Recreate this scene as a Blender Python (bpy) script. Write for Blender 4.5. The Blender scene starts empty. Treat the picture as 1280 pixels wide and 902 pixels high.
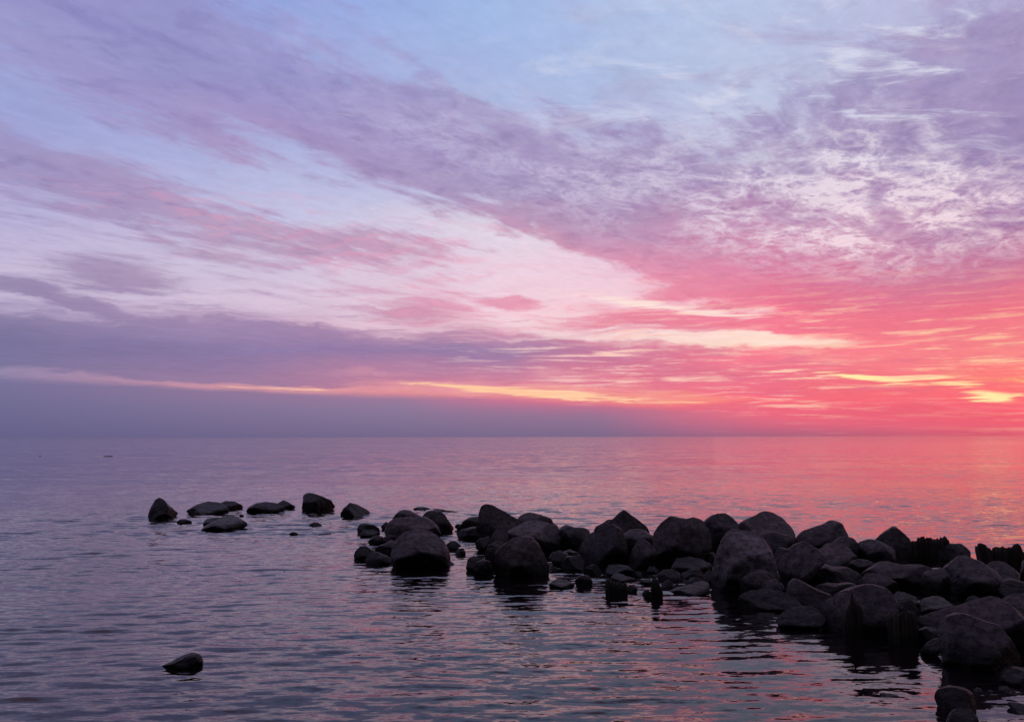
import bpy, bmesh, math, random
import numpy as np
from mathutils import Vector, Matrix, Euler

# ------------------------------------------------------------------ camera
SC = bpy.context.scene
COL = SC.collection
W, H = 1280.0, 902.0            # photograph size: pixel coordinates below refer to it
F = 1005.0                      # focal length in those pixels
CAM_H = 2.0                     # eye height over the water, metres
cam_data = bpy.data.cameras.new('camera')
cam_data.sensor_width = 36.0
cam_data.lens = F / W * 36.0
cam_data.clip_start = 0.05
cam_data.clip_end = 90000.0
cam = bpy.data.objects.new('camera', cam_data)
COL.objects.link(cam)
PITCH = math.atan(95.0 / F)
ROLL = math.radians(-0.12)
ROT = (Matrix.Rotation(math.pi / 2 + PITCH, 3, 'X') @ Matrix.Rotation(ROLL, 3, 'Z'))
cam.matrix_world = Matrix.Translation((0, 0, CAM_H)) @ ROT.to_4x4()
SC.camera = cam


def ray(px, py):
    return (ROT @ Vector(((px - W / 2) / F, (H / 2 - py) / F, -1.0))).normalized()


def azel(px, py):
    d = ray(px, py)
    return math.degrees(math.atan2(d.x, d.y)), math.degrees(math.asin(d.z))


def ground_dist(px, py):
    d = ray(px, py)
    t = CAM_H / -d.z
    return t * math.hypot(d.x, d.y)


# ------------------------------------------------------------------ colour management
SC.view_settings.view_transform = 'Standard'
SC.view_settings.look = 'None'
SC.view_settings.exposure = 0.0
SC.view_settings.gamma = 1.0
SC.cycles.use_denoising = True
SC.cycles.max_bounces = 5


def lin(c):
    """sRGB 0-255 -> linear"""
    o = []
    for v in c:
        v = v / 255.0
        o.append(v / 12.92 if v <= 0.04045 else ((v + 0.055) / 1.055) ** 2.4)
    return tuple(o)


# ------------------------------------------------------------------ node helper
class NT:
    def __init__(self, tree):
        self.t = tree
        self.n = tree.nodes
        self.l = tree.links

    def new(self, kind, **kw):
        nd = self.n.new(kind)
        for k, v in kw.items():
            setattr(nd, k, v)
        return nd

    def put(self, sock, v):
        if isinstance(v, bpy.types.NodeSocket):
            self.l.new(v, sock)
        else:
            sock.default_value = v

    def m(self, op, a, b=None, c=None, clamp=False):
        nd = self.new('ShaderNodeMath', operation=op, use_clamp=clamp)
        self.put(nd.inputs[0], a)
        if b is not None:
            self.put(nd.inputs[1], b)
        if c is not None:
            self.put(nd.inputs[2], c)
        return nd.outputs[0]

    def add(self, *a):
        r = a[0]
        for x in a[1:]:
            r = self.m('ADD', r, x)
        return r

    def mul(self, a, b):
        return self.m('MULTIPLY', a, b)

    def vm(self, op, a, b=None, scale=None):
        nd = self.new('ShaderNodeVectorMath', operation=op)
        self.put(nd.inputs[0], a)
        if b is not None:
            self.put(nd.inputs[1], b)
        if scale is not None:
            self.put(nd.inputs['Scale'], scale)
        return nd.outputs[0]

    def xyz(self, x, y, z=0.0):
        nd = self.new('ShaderNodeCombineXYZ')
        self.put(nd.inputs[0], x)
        self.put(nd.inputs[1], y)
        self.put(nd.inputs[2], z)
        return nd.outputs[0]

    def sep(self, v):
        nd = self.new('ShaderNodeSeparateXYZ')
        self.put(nd.inputs[0], v)
        return nd.outputs

    def noise(self, vec, scale, detail=4.0, rough=0.5, dist=0.0, color=False, lac=2.0):
        nd = self.new('ShaderNodeTexNoise')
        self.put(nd.inputs['Vector'], vec)
        nd.inputs['Scale'].default_value = scale
        nd.inputs['Detail'].default_value = detail
        nd.inputs['Roughness'].default_value = rough
        nd.inputs['Distortion'].default_value = dist
        nd.inputs['Lacunarity'].default_value = lac
        return nd.outputs['Color'] if color else nd.outputs['Fac']

    def mapping(self, vec, loc=(0, 0, 0), rot=(0, 0, 0), scale=(1, 1, 1), kind='POINT'):
        nd = self.new('ShaderNodeMapping', vector_type=kind)
        self.put(nd.inputs[0], vec)
        nd.inputs[1].default_value = loc
        nd.inputs[2].default_value = rot
        nd.inputs[3].default_value = scale
        return nd.outputs[0]

    def smooth(self, v, a, b, to0=0.0, to1=1.0):
        nd = self.new('ShaderNodeMapRange', interpolation_type='SMOOTHSTEP')
        self.put(nd.inputs[0], v)
        self.put(nd.inputs[1], a)
        self.put(nd.inputs[2], b)
        nd.inputs[3].default_value = to0
        nd.inputs[4].default_value = to1
        return nd.outputs[0]

    def lerp(self, v, a, b, to0=0.0, to1=1.0):
        nd = self.new('ShaderNodeMapRange')
        self.put(nd.inputs[0], v)
        nd.inputs[1].default_value = a
        nd.inputs[2].default_value = b
        nd.inputs[3].default_value = to0
        nd.inputs[4].default_value = to1
        return nd.outputs[0]

    def mix(self, f, a, b, mode='MIX'):
        nd = self.new('ShaderNodeMix', data_type='RGBA', blend_type=mode)
        self.put(nd.inputs[0], f)
        for s, v in ((nd.inputs[6], a), (nd.inputs[7], b)):
            if not isinstance(v, bpy.types.NodeSocket) and len(v) == 3:
                v = (*v, 1.0)
            self.put(s, v)
        return nd.outputs[2]

    def ramp(self, v, stops, interp='LINEAR'):
        """stops: (pos, srgb colour)"""
        nd = self.new('ShaderNodeValToRGB')
        cr = nd.color_ramp
        cr.interpolation = interp
        stops = sorted(stops)
        while len(cr.elements) < len(stops):
            cr.elements.new(0.5)
        for e, (p, c) in zip(cr.elements, stops):
            e.position = p
            e.color = (*lin(c), 1.0)
        self.put(nd.inputs[0], v)
        return nd.outputs[0]


# ------------------------------------------------------------------ the dusk sky
SUN_AZ, SUN_EL = 39.0, 2.0       # where the sun is going down, just right of the frame
world = bpy.data.worlds.new('World')
SC.world = world
world.use_nodes = True
world.cycles.sampling_method = 'MANUAL'
world.cycles.sample_map_resolution = 512
T = NT(world.node_tree)
T.n.clear()
tc = T.new('ShaderNodeTexCoord').outputs['Generated']
dirv = T.vm('NORMALIZE', tc)
dx, dy, dz = T.sep(dirv)
RAD = 180.0 / math.pi
az = T.mul(T.m('ARCTAN2', dx, dy), RAD)
el = T.mul(T.m('ARCSINE', dz), RAD)
elc = T.m('MAXIMUM', el, 0.0)
# cloud sheet seen in perspective
den = T.add(T.m('MAXIMUM', dz, 0.0), 0.07)
P = T.xyz(T.m('DIVIDE', dx, den), T.m('DIVIDE', dy, den), 0.0)
AE = T.xyz(az, el, 0.0)

# large, soft warp of the sky coordinates, so no shape has a clean edge
wn = T.noise(T.mapping(AE, scale=(0.07, 0.16, 1.0)), 1.0, 5.0, 0.55, color=True)
wn2 = T.noise(T.mapping(AE, rot=(0, 0, math.radians(14)), scale=(0.20, 0.75, 1.0)), 1.0, 6.0, 0.6, color=True)
wx, wy, wz = T.sep(T.vm('SUBTRACT', wn, (0.5, 0.5, 0.5)))
vx, vy, vz = T.sep(T.vm('SUBTRACT', wn2, (0.5, 0.5, 0.5)))
warp_amt = T.lerp(elc, 0.0, 16.0, 0.35, 1.0)
AEW = T.vm('ADD', AE, T.xyz(T.mul(T.add(T.mul(wx, 9.0), T.mul(vx, 5.0)), warp_amt),
                            T.mul(T.add(T.mul(wy, 4.0), T.mul(vy, 2.2)), warp_amt), 0.0))
azw, elw, _ = T.sep(AEW)

PXD = 0.0562                    # degrees per photograph pixel near the middle


def blob(px, py, rx, ry, ang=0.0, gain=1.0, vec=None):
    """soft elliptical patch of cloud round a direction; ang > 0 slopes down to the right"""
    a, e = azel(px, py)
    v = T.mapping(AEW if vec is None else vec, loc=(a, e, 0), rot=(0, 0, math.radians(-ang)),
                  scale=(rx * PXD, ry * PXD, 1.0), kind='TEXTURE')
    g = T.new('ShaderNodeTexGradient', gradient_type='SPHERICAL')
    T.put(g.inputs[0], v)
    return T.mul(g.outputs['Fac'], gain)


# column elevations (degrees), colours in sRGB, from horizon to top of frame and on to the zenith
EL_MAX = 90.0


def rampel(v, stops):
    return T.ramp(T.m('DIVIDE', v, EL_MAX), [(e / EL_MAX, c) for e, c in stops])


def field(v_el, v_az, cols):
    """cols: list of (azimuth, stops); smooth blend across azimuth"""
    c = None
    prev = None
    for a, st in cols:
        r = rampel(v_el, st)
        if c is None:
            c = r
        else:
            c = T.mix(T.lerp(v_az, prev, a), c, r)
        prev = a
    return c


ZEN = (156, 148, 190)
# clear sky between the clouds
GAP = [
    (-32.5, [(0, (112, 106, 150)), (3.3, (130, 122, 162)), (4.2, (158, 143, 178)), (5.2, (165, 146, 184)), (7, (180, 166, 200)),
             (9, (200, 188, 216)), (12, (190, 180, 214)), (16, (172, 170, 214)), (20, (156, 163, 213)), (30, (154, 164, 218)), (40, (156, 126, 158)), (90, ZEN)]),
    (-17.6, [(0, (116, 108, 150)), (3.0, (214, 150, 158)), (3.8, (206, 146, 164)), (5.2, (190, 152, 184)), (7, (206, 172, 200)),
             (9, (216, 196, 218)), (13, (206, 198, 224)), (17, (182, 186, 224)), (22, (164, 172, 220)), (30, (146, 166, 224)), (40, (156, 126, 158)), (90, ZEN)]),
    (0.0, [(0, (150, 110, 145)), (2.6, (226, 128, 144)), (3.4, (240, 156, 156)), (4.4, (222, 150, 172)), (6, (238, 205, 212)),
           (9, (246, 212, 224)), (12, (236, 210, 226)), (15, (222, 214, 230)), (19, (186, 188, 226)), (24, (166, 184, 226)), (30, (160, 186, 230)), (35, (152, 152, 204)), (40, (156, 126, 158)), (90, ZEN)]),
    (17.6, [(0, (210, 100, 130)), (1.5, (240, 108, 125)), (2.6, (255, 140, 125)), (4.0, (255, 170, 140)), (5.6, (255, 215, 190)), (7, (255, 225, 215)),
            (9, (252, 200, 205)), (12, (240, 190, 210)), (15, (226, 205, 224)), (19, (206, 206, 228)), (24, (186, 196, 225)), (30, (180, 194, 228)), (34, (164, 160, 204)), (40, (156, 126, 158)), (90, ZEN)]),
    (32.5, [(0, (232, 96, 118)), (1.5, (252, 112, 120)), (2.8, (255, 205, 130)), (4.0, (255, 225, 150)), (5.0, (255, 190, 150)), (7.5, (255, 170, 160)),
            (10, (240, 170, 190)), (13, (226, 200, 216)), (17, (200, 190, 216)), (22, (180, 174, 210)), (30, (184, 184, 220)), (34, (164, 156, 200)), (40, (156, 126, 158)), (90, ZEN)]),
]
# the cloud itself, lit from below at the right
CLD = [
    (-32.5, [(0, (106, 102, 146)), (3.0, (119, 113, 153)), (6.0, (127, 120, 159)), (8, (150, 134, 172)), (10.5, (158, 144, 182)),
             (15, (158, 146, 190)), (20, (156, 152, 200)), (30, (146, 146, 200)), (40, (156, 126, 158)), (90, ZEN)]),
    (-17.6, [(0, (116, 106, 148)), (2.6, (132, 114, 152)), (4.0, (160, 126, 160)), (6.0, (140, 122, 166)), (8, (170, 142, 178)), (11, (188, 160, 190)),
             (15, (182, 156, 190)), (20, (168, 150, 196)), (24, (152, 148, 200)), (30, (146, 152, 208)), (40, (156, 126, 158)), (90, ZEN)]),
    (0.0, [(0, (122, 106, 144)), (1.8, (146, 110, 146)), (2.8, (230, 116, 138)), (4.6, (200, 130, 160)), (6, (158, 128, 168)), (8, (226, 150, 172)), (11, (236, 164, 188)),
           (14, (196, 152, 182)), (17, (164, 144, 184)), (21, (162, 148, 192)), (26, (166, 164, 206)), (40, (156, 126, 158)), (90, ZEN)]),
    (17.6, [(0, (176, 98, 126)), (1.2, (232, 104, 128)), (2.5, (250, 110, 128)), (4.2, (242, 120, 142)), (6.2, (250, 126, 146)), (9, (240, 120, 148)), (12, (222, 132, 166)),
            (15, (194, 142, 180)), (18, (164, 140, 182)), (22, (160, 152, 194)), (27, (168, 176, 214)), (40, (156, 126, 158)), (90, ZEN)]),
    (32.5, [(0, (228, 92, 112)), (1.8, (254, 104, 118)), (3.4, (255, 122, 118)), (5.2, (255, 140, 138)), (7.6, (247, 122, 138)), (10, (208, 122, 154)), (13, (172, 130, 172)),
            (17, (158, 138, 182)), (22, (160, 144, 188)), (30, (174, 166, 206)), (40, (156, 126, 158)), (90, ZEN)]),
]
gap = field(elw, azw, GAP)
cld = field(elw, azw, CLD)

# fibre / mottle noise in the plane of the cloud sheet
Pr = T.mapping(P, rot=(0, 0, math.radians(-50)), scale=(1.0, 1.0, 1.0))
fib = T.noise(T.mapping(Pr, scale=(0.75, 2.6, 1.0)), 2.6, 10.0, 0.62, 0.4)
fib2 = T.noise(T.mapping(Pr, loc=(4, 2, 0), rot=(0, 0, math.radians(9)), scale=(0.9, 2.4, 1.0)), 5.0, 8.0, 0.62, 0.6)
mot = T.noise(T.mapping(Pr, scale=(1, 1.25, 1)), 11.0, 7.0, 0.60, 0.2)
mgain = T.add(0.75, blob(1070, 235, 420, 210, 0, 1.0), blob(700, 190, 300, 120, 20, 0.8))
big = T.noise(T.mapping(P, loc=(3.1, 1.7, 0)), 0.8, 4.0, 0.5)
# low flat streaks, in direction space
stk = T.noise(T.mapping(AEW, rot=(0, 0, math.radians(4)), scale=(0.085, 0.95, 1.0)), 1.0, 7.0, 0.60, 0.2)
stk2 = T.noise(T.mapping(AEW, loc=(9, 3, 0), rot=(0, 0, math.radians(5)), scale=(0.20, 2.0, 1.0)), 1.0, 8.0, 0.66, 0.3)

rid = T.m('ABSOLUTE', T.m('SUBTRACT', T.noise(T.mapping(Pr, scale=(1, 1.25, 1)), 4.6, 8.0, 0.62, 0.5), 0.5))
rid2 = T.m('ABSOLUTE', T.m('SUBTRACT', T.noise(T.mapping(Pr, loc=(7, 1, 0), scale=(1, 1.3, 1)), 11.0, 7.0, 0.62, 0.4), 0.5))
crack = T.m('POWER', T.m('MAXIMUM', T.m('SUBTRACT', 1.0, T.m('DIVIDE', rid, 0.13)), 0.0), 1.6)
crack2 = T.m('POWER', T.m('MAXIMUM', T.m('SUBTRACT', 1.0, T.m('DIVIDE', rid2, 0.14)), 0.0), 1.6)
cgain = T.add(0.06, blob(1100, 262, 230, 105, 4, 1.0, vec=AE), blob(1000, 190, 220, 70, 0, .3, vec=AE), blob(930, 250, 330, 100, 14, 0.32, vec=AE), blob(700, 205, 280, 90, 22, 0.36, vec=AE), blob(480, 150, 260, 80, 22, 0.30, vec=AE))
stk3 = T.noise(T.mapping(AE, loc=(2, 8, 0), rot=(0, 0, math.radians(2)), scale=(0.16, 3.2, 1.0)), 1.0, 8.0, 0.66, 0.5)
B = T.add(
    blob(300, 95, 470, 95, 21, 1.0),
    blob(560, 190, 330, 80, 24, 0.75),
    blob(780, 235, 360, 130, 22, 0.95),
    blob(1010, 330, 380, 120, 14, 1.15),
    blob(1270, 230, 230, 210, 0, 1.2),
    blob(1160, 90, 300, 70, -16, 0.5),
    blob(1060, 190, 330, 90, -5, 0.45),
    blob(170, 245, 330, 52, 13, 0.85),
    blob(430, 298, 190, 34, 14, 0.55),
    blob(145, 348, 90, 34, 0, 0.75),
    blob(60, 372, 120, 12, 12, 1.0),
    blob(330, 410, 220, 18, 4, 0.5),
    blob(530, 392, 120, 36, 5, 0.6),
    blob(640, 378, 60, 9, 3, 0.9),
    blob(130, 438, 560, 44, 2, 1.35),
    blob(640, 448, 330, 30, 3, 0.95),
    blob(880, 462, 300, 26, 7, 1.0),
    blob(1120, 400, 330, 90, 8, 0.9),
    blob(790, 400, 170, 26, 4, 0.55),
    blob(1120, 510, 420, 60, 3, 1.2),
    blob(60, 60, 330, 150, 14, 0.75),
)
Bneg = T.add(
    blob(620, 60, 360, 75, 22, 0.9),
    blob(500, 225, 330, 22, 14, 0.55),
    blob(1090, 268, 230, 70, 0, 0.45),
    blob(1130, 140, 200, 60, -10, 0.25),
    blob(900, 40, 330, 70, 0, 0.5),
    blob(120, 165, 360, 50, 16, 0.65),
    blob(330, 205, 260, 30, 16, 0.35),
    blob(760, 345, 260, 40, 10, 0.55),
    blob(930, 392, 150, 16, 6, 0.8),
    blob(960, 428, 190, 12, 4, 0.9),
    blob(650, 488, 260, 10, 3, 0.45),
    blob(250, 480, 330, 6, 1, 0.7),
    blob(880, 497, 170, 10, 2, 0.5),
)
hi = T.smooth(el, 6.0, 14.0)
nz = T.add(T.mul(T.mul(T.m('SUBTRACT', fib, 0.5), hi), 2.0),
           T.mul(T.mul(T.m('SUBTRACT', fib2, 0.5), hi), 1.0),
           T.mul(T.mul(T.mul(T.m('SUBTRACT', mot, 0.5), mgain), hi), 0.75),
           T.mul(T.m('SUBTRACT', big, 0.5), 0.3),
           T.mul(T.mul(T.m('SUBTRACT', stk, 0.5), T.m('SUBTRACT', 1.25, hi)), 1.5),
           T.mul(T.mul(T.m('SUBTRACT', stk2, 0.5), T.m('SUBTRACT', 1.1, hi)), 1.3))
dens = T.add(B, T.mul(Bneg, -1.0), nz)
mask = T.smooth(dens, -0.08, 0.60)
# thick cloud is darker and bluer, thin edges catch the light
sky = T.mix(mask, gap, cld)
thick = T.smooth(dens, 0.55, 1.5)
pinkl = T.mul(T.smooth(stk2, 0.46, 0.68), T.add(blob(430, 300, 260, 60, 14, 0.8), blob(190, 262, 280, 50, 13, 0.45), blob(560, 385, 170, 50, 5, 0.8), blob(620, 310, 160, 60, 10, .6)))
sky = T.mix(T.m('MINIMUM', T.mul(pinkl, 0.65), 0.55), sky, lin((236, 158, 186)))
bits = T.mul(T.smooth(stk3, 0.56, 0.68), T.add(blob(330, 405, 300, 45, 3, 0.9), blob(600, 415, 220, 40, 4, 0.8), blob(120, 330, 180, 40, 0, 0.35)))
sky = T.mix(T.m('MINIMUM', bits, 0.7), sky, T.mix(T.lerp(az, -20.0, 4.0), lin((154, 138, 180)), lin((190, 138, 172))))
sky = T.mix(T.mul(thick, 0.35), sky, T.mix(1.0, sky, (0.80, 0.80, 0.92), 'MULTIPLY'))
veil = T.noise(T.mapping(P, loc=(2, 5, 0), rot=(0, 0, math.radians(-20)), scale=(1.0, 2.2, 1)), 3.4, 9.0, 0.64, 0.9)
vreg = T.add(blob(960, 90, 420, 130, 0, 1.2, vec=AE), blob(1180, 130, 260, 170, 0, 1.0, vec=AE), blob(640, 110, 220, 60, 20, 0.4, vec=AE))
sky = T.mix(T.m('MINIMUM', T.mul(T.mul(T.smooth(veil, 0.50, 0.68), vreg), 0.75), 0.8), sky, lin((216, 218, 236)))
veil2 = T.noise(T.mapping(P, loc=(8, 1, 0), rot=(0, 0, math.radians(20)), scale=(1.0, 1.8, 1)), 2.6, 9.0, 0.62, 0.7)
sky = T.mix(T.m('MINIMUM', T.mul(T.mul(T.smooth(veil2, 0.50, 0.66), vreg), 0.65), 0.7), sky, T.mix(T.lerp(az, 5.0, 28.0), lin((172, 170, 206)), lin((166, 148, 190))))
# thin places between the cloudlets let the brighter sky through
lightsky = T.mix(T.lerp(az, -10.0, 24.0), lin((190, 184, 222)), T.mix(T.smooth(el, 10.0, 24.0), lin((252, 226, 232)), lin((226, 226, 240))))
clus = T.noise(T.mapping(Pr, loc=(1, 6, 0), scale=(0.9, 1.4, 1)), 2.6, 5.0, 0.6, 0.3)
cw = T.mul(T.mul(T.mul(T.add(T.mul(crack, 0.8), T.mul(crack2, 0.5)), cgain), hi), T.smooth(clus, 0.36, 0.60, 0.25, 1.25))
sky = T.mix(T.m('MINIMUM', cw, 0.85), sky, lightsky)
# shaded bellies of the cloudlets
bel = T.smooth(T.noise(T.mapping(Pr, loc=(3, 9, 0), scale=(1, 1.3, 1)), 8.0, 6.0, 0.6, 0.4), 0.48, 0.68)
sky = T.mix(T.mul(T.mul(T.mul(bel, hi), mask), 0.55), sky, T.mix(1.0, sky, (0.78, 0.74, 0.84), 'MULTIPLY'))
# fine light and dark mottling of the cloud sheet
mo2 = T.noise(T.mapping(Pr, scale=(1, 1.3, 1)), 18.0, 6.0, 0.62, 0.15)
var = T.add(1.0, T.mul(T.mul(T.m('SUBTRACT', mo2, 0.5), hi), 0.20),
            T.mul(T.m('SUBTRACT', fib2, 0.5), 0.20),
            T.mul(T.mul(T.m('SUBTRACT', stk2, 0.5), T.m('SUBTRACT', 1.0, hi)), 0.30))
sky = T.vm('MULTIPLY', sky, T.xyz(var, var, var))

# bright rifts low over the sun
def rift(n, parts, lo, hi_, amp=1.4):
    s = T.add(*[blob(*q[:6], vec=q[6] if len(q) > 6 else None) for q in parts])
    return T.smooth(T.add(s, T.mul(T.m('SUBTRACT', n, 0.5), amp)), lo, hi_)

r1 = rift(stk3, [(1240, 496, 62, 15, 8, 1.15, AE), (1165, 474, 95, 12, 5, 0.95, AE), (1062, 470, 85, 8, 9, 1.0, AE)], 0.52, 0.95, 2.2)
sky = T.mix(r1, sky, lin((255, 238, 170)))
r2 = rift(stk3, [(590, 484, 210, 9, 4, 1.0, AE), (720, 496, 200, 14, 3, 1.0, AE), (380, 486, 190, 5, 2, 0.78, AE), (120, 478, 190, 4, 1, 0.72, AE), (870, 503, 130, 7, 2, .6, AE)], 0.66, 1.0, 2.6)
sky = T.mix(r2, sky, T.mix(T.lerp(az, -34.0, -8.0), lin((216, 180, 186)), T.mix(stk3, lin((255, 170, 148)), lin((255, 226, 172)))))
r3 = rift(stk3, [(970, 428, 150, 9, 2, 1.0, AE), (860, 388, 150, 9, 9, 0.8, AE), (760, 372, 170, 20, 8, 0.7, AE), (980, 398, 140, 10, 6, .6, AE), (1180, 430, 160, 8, 2, .5, AE)], 0.5, 1.1, 2.4)
sky = T.mix(T.mul(r3, 0.85), sky, lin((255, 232, 222)))
# thin peach and pale streaks between the low pink clouds
lowr = T.add(blob(1060, 440, 520, 130, 5, 1.6, vec=AE), blob(700, 420, 260, 90, 4, 0.6, vec=AE))
s4 = T.smooth(T.add(T.mul(stk3, 1.0), T.mul(T.m('SUBTRACT', stk2, 0.5), 0.5)), 0.49, 0.66)
s4 = T.mul(s4, T.mul(T.smooth(T.noise(T.mapping(AE, loc=(3, 3, 0), scale=(0.09, 0.30, 1)), 1.0, 3.0, 0.5), 0.38, 0.60, 0.25, 1.0), T.lerp(el, 4.5, 9.5, 1.0, 0.45)))
sky = T.mix(T.mul(T.m('MINIMUM', T.mul(s4, lowr), 1.0), 0.95), sky, T.mix(T.lerp(az, 0.0, 30.0), lin((255, 212, 206)), lin((255, 196, 160))))
stk4 = T.noise(T.mapping(AEW, loc=(5, 5, 0), rot=(0, 0, math.radians(6)), scale=(0.11, 1.5, 1.0)), 1.0, 7.0, 0.62, 0.4)
s5 = T.smooth(stk4, 0.54, 0.72)
sky = T.mix(T.mul(T.m('MINIMUM', T.mul(s5, lowr), 1.0), 0.55), sky, T.mix(T.lerp(az, 0.0, 30.0), lin((196, 122, 158)), lin((232, 112, 136))))
# the long dark bank lying on the sea at the left, its top falling to the right
top = T.add(T.lerp(az, -34.0, 0.0, 3.6, 2.75), T.lerp(az, 0.0, 22.0, 0.0, -1.75))
bank = T.smooth(T.add(el, T.mul(T.m('SUBTRACT', stk, 0.5), 1.0), T.mul(T.m('SUBTRACT', stk2, 0.5), 0.5)),
                T.add(top, -0.28), T.add(top, 0.22), 1.0, 0.0)
bankc = field(el, az, [
    (-32.5, [(0, (100, 96, 136)), (2.5, (115, 110, 149)), (3.6, (122, 115, 155)), (90, ZEN)]),
    (-8.0, [(0, (116, 103, 138)), (2.0, (138, 120, 154)), (2.8, (156, 122, 156)), (90, ZEN)]),
    (6.0, [(0, (122, 104, 138)), (1.3, (146, 114, 146)), (2.0, (176, 114, 146)), (2.5, (226, 112, 140)), (90, ZEN)]),
    (21.0, [(0, (172, 98, 124)), (0.7, (220, 102, 128)), (1.4, (250, 108, 126)), (90, ZEN)]),
    (36.0, [(0, (222, 90, 110)), (0.6, (248, 98, 114)), (90, ZEN)])])
sky = T.mix(T.mul(bank, T.lerp(az, 10.0, 30.0, 0.97, 0.45)), sky, bankc)

# away from the afterglow: the plain dusk sky behind the camera
nish = T.new('ShaderNodeTexSky', sky_type='NISHITA')
nish.sun_disc = False
nish.sun_elevation = math.radians(SUN_EL)
nish.sun_rotation = math.radians(SUN_AZ)
nish.air_density = 1.0
nish.dust_density = 1.0
BACK_SKY = 0.012
back = T.vm('ADD', T.vm('SCALE', nish.outputs[0], scale=BACK_SKY),
            rampel(elc, [(0, (10, 10, 13)), (8, (15, 15, 20)), (25, (46, 45, 60)), (50, (122, 118, 150)), (90, ZEN)]))
front_w = T.smooth(T.m('ABSOLUTE', az), 48.0, 105.0, 1.0, 0.0)
sky = T.mix(front_w, back, sky)
bg = T.new('ShaderNodeBackground')
T.put(bg.inputs[0], sky)
bg.inputs[1].default_value = 1.0
T.l.new(bg.outputs[0], T.new('ShaderNodeOutputWorld').inputs[0])

# the last of the sun, already behind the cloud: a weak, very soft lamp from the glow
sun_data = bpy.data.lights.new('sun', 'SUN')
sun_data.energy = 0.02
sun_data.angle = math.radians(50)
sun_data.color = (1.0, 0.42, 0.36)
sun = bpy.data.objects.new('sun', sun_data)
COL.objects.link(sun)
sd = Vector((math.sin(math.radians(SUN_AZ)) * math.cos(math.radians(SUN_EL)),
             math.cos(math.radians(SUN_AZ)) * math.cos(math.radians(SUN_EL)), math.sin(math.radians(SUN_EL))))
sun.rotation_euler = sd.to_track_quat('Z', 'Y').to_euler()
sun.location = (20, 20, 20)

# ------------------------------------------------------------------ water
def new_mesh(name, verts, faces_flat, loop_tot):
    me = bpy.data.meshes.new(name)
    nv = len(verts)
    nf = len(loop_tot)
    me.vertices.add(nv)
    me.vertices.foreach_set('co', np.ascontiguousarray(verts, dtype=np.float32).ravel())
    me.loops.add(len(faces_flat))
    me.loops.foreach_set('vertex_index', np.asarray(faces_flat, dtype=np.int32))
    me.polygons.add(nf)
    lt = np.asarray(loop_tot, dtype=np.int32)
    me.polygons.foreach_set('loop_start', np.concatenate(([0], np.cumsum(lt)[:-1])).astype(np.int32))
    me.polygons.foreach_set('loop_total', lt)
    me.update(calc_edges=True)
    me.validate()
    me.polygons.foreach_set('use_smooth', np.ones(len(me.polygons), dtype=bool))
    return me


def hash3(ix, iy, iz, seed):
    h = (ix * 374761393 + iy * 668265263 + iz * 2147483647 + seed * 1274126177) & 0xFFFFFFFF
    h = ((h ^ (h >> 13)) * 1274126177) & 0xFFFFFFFF
    h = (h ^ (h >> 16)) & 0xFFFFFFFF
    return h / 4294967295.0


def vnoise(p, seed=0):
    """value noise in [-1, 1], p (n, 3)"""
    i = np.floor(p).astype(np.int64)
    f = p - i
    u = f * f * f * (f * (f * 6 - 15) + 10)
    r = 0
    for a in (0, 1):
        wa = u[:, 0] if a else 1 - u[:, 0]
        for b in (0, 1):
            wb = u[:, 1] if b else 1 - u[:, 1]
            for c in (0, 1):
                wc = u[:, 2] if c else 1 - u[:, 2]
                r = r + wa * wb * wc * hash3(i[:, 0] + a, i[:, 1] + b, i[:, 2] + c, seed)
    return r * 2 - 1


def fbm(p, octv=4, seed=0, gain=0.5):
    r = 0
    a = 1.0
    for o in range(octv):
        r = r + a * vnoise(p * (2.03 ** o) + 17.3 * o, seed + o)
        a *= gain
    return r


def set_tags(o, label=None, cat=None, group=None, kind=None):
    if label:
        o['label'] = label
    if cat:
        o['category'] = cat
    if group:
        o['group'] = group
    if kind:
        o['kind'] = kind
    return o


rng = np.random.default_rng(7)
# angle columns: dense in and around the view, coarse elsewhere
th = np.concatenate([np.radians(np.linspace(-180, -50, 60, endpoint=False)),
                     np.radians(np.linspace(-50, 50, 900, endpoint=False)),
                     np.radians(np.linspace(50, 180, 60, endpoint=False))])
rad = np.concatenate([np.geomspace(0.4, 4.2, 60, endpoint=False),
                      np.geomspace(4.2, 60.0, 880, endpoint=False),
                      np.geomspace(60.0, 60000.0, 130)])
RR, TT = np.meshgrid(rad, th, indexing='ij')
X = (RR * np.sin(TT)).ravel()
Y = (RR * np.cos(TT)).ravel()
cell = RR.ravel() * 0.0030
z = np.zeros_like(X)
NW = 130
lam = np.exp(rng.uniform(math.log(0.075), math.log(0.6), NW))
ang = math.radians(-4) + rng.normal(0, math.radians(14), NW)
ph = rng.uniform(0, 2 * math.pi, NW)
WAVE_SLOPE = 0.165              # rms slope carried by the modelled waves
gust = 0.8 + 0.75 * vnoise(np.stack([X * 0.10, Y * 0.16, 0 * X], 1), 5) + 0.25 * vnoise(np.stack([X * 0.35, Y * 0.5, 0 * X], 1), 9)
gust = np.clip(gust, 0.4, 1.5)
# lee of the breakwater: calmer water in the near right
lee = np.clip((X - 0.3) / 2.2, 0, 1) * np.clip((10.5 - Y) / 2.5, 0, 1)
gust = gust * (1 - 0.55 * lee)
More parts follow.
